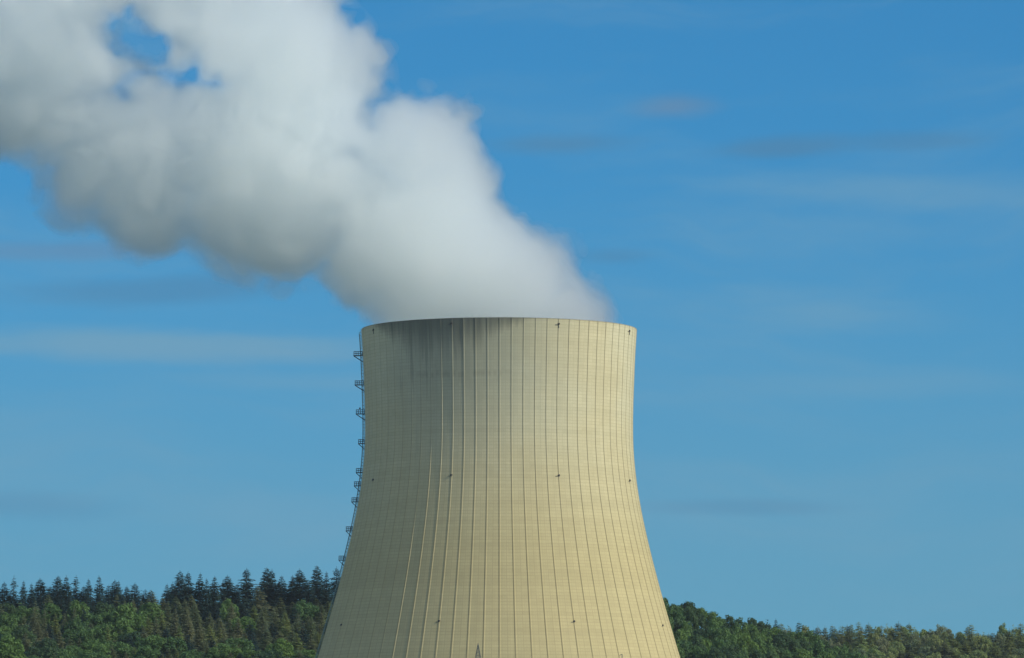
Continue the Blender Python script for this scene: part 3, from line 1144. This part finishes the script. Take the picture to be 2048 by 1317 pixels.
# --- far plateau of pines
for rk, (D, py0, step) in enumerate(((3200, 1253, 12.0), (3165, 1265, 15.5), (3125, 1279, 16.0), (3085, 1294, 17.0), (3045, 1308, 18.0))):
    px = (1500, 1520, 1560, 1610, 1660)[rk] + rg.uniform(0, 8)
    n_ = 0
    while px < 2062:
        h = tip_height(py0 + rg.choice((-9, -3, 0, 2, 4, 7, 9)) + rg.uniform(-3, 3) + (4 if px > 1900 else 0), px, D)
        leaf = rg.choice((M_PINE, M_PINE, M_BROWN)) if px > 1680 else rg.choice((M_PINE, M_LEAFD, M_BROWN))
        n_ += 1
        if rg.random() < 0.36:                     # an old pine with a rounded head
            o = grow_tree(rg.choice(BRD), 'pine_tree', leaf, px, D + rg.uniform(-8, 8), h, 12.0, rg.uniform(.6, .95) * 12 / h, 4000 + rk * 100 + n_)
        else:
            o = grow_tree(rg.choice(PIN), 'pine_tree', leaf, px, D + rg.uniform(-8, 8), h, 18.0, rg.uniform(.9, 1.8) * 18 / h, 4000 + rk * 100 + n_)
        tag(o, f'{"dark green" if leaf is M_LEAFD else "brownish green"} far plateau pine, {ordinal(rk + 1)} rank, {ordinal(n_)} from the hill shoulder', 'pine tree', 'pines on the far plateau')
        px += step * rg.uniform(.5, 1.5)

# ------------------------------------------------------------------ power line masts in front of the tower
def lattice(m, base, top_z, w0, w1, n, r=0.06):
    """square lattice body from w0 wide at z 0 to w1 wide at top_z"""
    def corner(fr, q):
        wd = w0 + (w1 - w0) * fr
        sx, sy = ((-1, -1), (1, -1), (1, 1), (-1, 1))[q]
        return Vector((base.x + sx * wd / 2, base.y + sy * wd / 2, base.z + top_z * fr))
    for q in range(4):
        m.bar(corner(0, q), corner(1, q), r * 1.5, 5)
    frs = [1 - (1 - i / n) ** 1.35 for i in range(n + 1)]
    for a, b in zip(frs[:-1], frs[1:]):
        for q in range(4):
            q2 = (q + 1) % 4
            m.bar(corner(a, q), corner(b, q2), r, 4)
            m.bar(corner(a, q2), corner(b, q), r, 4)
            m.bar(corner(b, q), corner(b, q2), r, 4)


PD = 1500.0
tip = at(956.2, 1286.5, PD)
PYLON = empty('power_pylon', (tip.x, PD, 0), R(18))
tag(PYLON, 'slender pointed lattice pylon peak standing in front of the tower, left of its middle', 'pylon')
m = MB()
lattice(m, Vector((0, 0, 0)), tip.z - 7.0, 6.5, 2.1, 16, 0.05)
m.build('lattice_body', PYL, PYLON)
m = MB()
lattice(m, Vector((0, 0, tip.z - 7.0)), 6.6, 2.1, 0.16, 6, 0.035)
m.bar((0, 0, tip.z - 0.5), (0, 0, tip.z), 0.07, 5)
m.build('lattice_peak', PYL, PYLON)
for zz_, L in ((tip.z - 9.0, 6.0), (tip.z - 16.0, 8.5)):
    m = MB()
    for sd in (-1, 1):
        for y0 in (-0.9, 0.9):
            m.bar((sd * 1.0, y0, zz_), (sd * L, 0, zz_ + 0.2), 0.06, 4)
            m.bar((sd * 1.0, y0, zz_ + 1.5), (sd * L, 0, zz_ + 0.2), 0.06, 4)
    m.build('cross_arm', PYL, PYLON)

tip = at(1244.0, 1308.5, PD)
MAST = empty('line_mast', (tip.x, PD, 0), 0.0)
tag(MAST, 'small bent mast top at the bottom edge before the sunlit half of the tower', 'mast')
m = MB()
m.bar((-0.35, 0, 0), (-0.02, 0, tip.z), 0.20, 7, 0.06)
m.bar((0.55, 0, 0), (0.05, 0, tip.z), 0.20, 7, 0.06)
for q in range(26):
    za, zb = tip.z * q / 26, tip.z * (q + 1) / 26
    fa, fb = q / 26, (q + 1) / 26
    m.bar((-0.35 + .33 * fa, 0, za), (0.55 - .5 * fb, 0, zb), 0.04, 4)
m.build('mast_body', PYL, MAST)
m = MB()
m.bar((0.03, 0, tip.z), (-0.30, 0, tip.z - 0.12), 0.06, 5)
m.bar((-0.30, 0, tip.z - 0.12), (-0.62, 0, tip.z - 0.50), 0.06, 5)
m.build('bent_arm', PYL, MAST)

# ------------------------------------------------------------------ air
AIR, g = mat_new('hazy_air')
pv = g.n('ShaderNodeVolumePrincipled')
pv.inputs['Color'].default_value = (0.80, 0.92, 1.0, 1)
pv.inputs['Density'].default_value = 1.6e-5
pv.inputs['Anisotropy'].default_value = 0.2
o = g.n('ShaderNodeOutputMaterial')
g.t.links.new(pv.outputs[0], o.inputs['Volume'])
hb = MB().box((0, 2900, 175), (1500, 0, 0), (0, 3100, 0), (0, 0, 178))
tag(hb.build('haze', AIR), None, None, None, 'stuff')
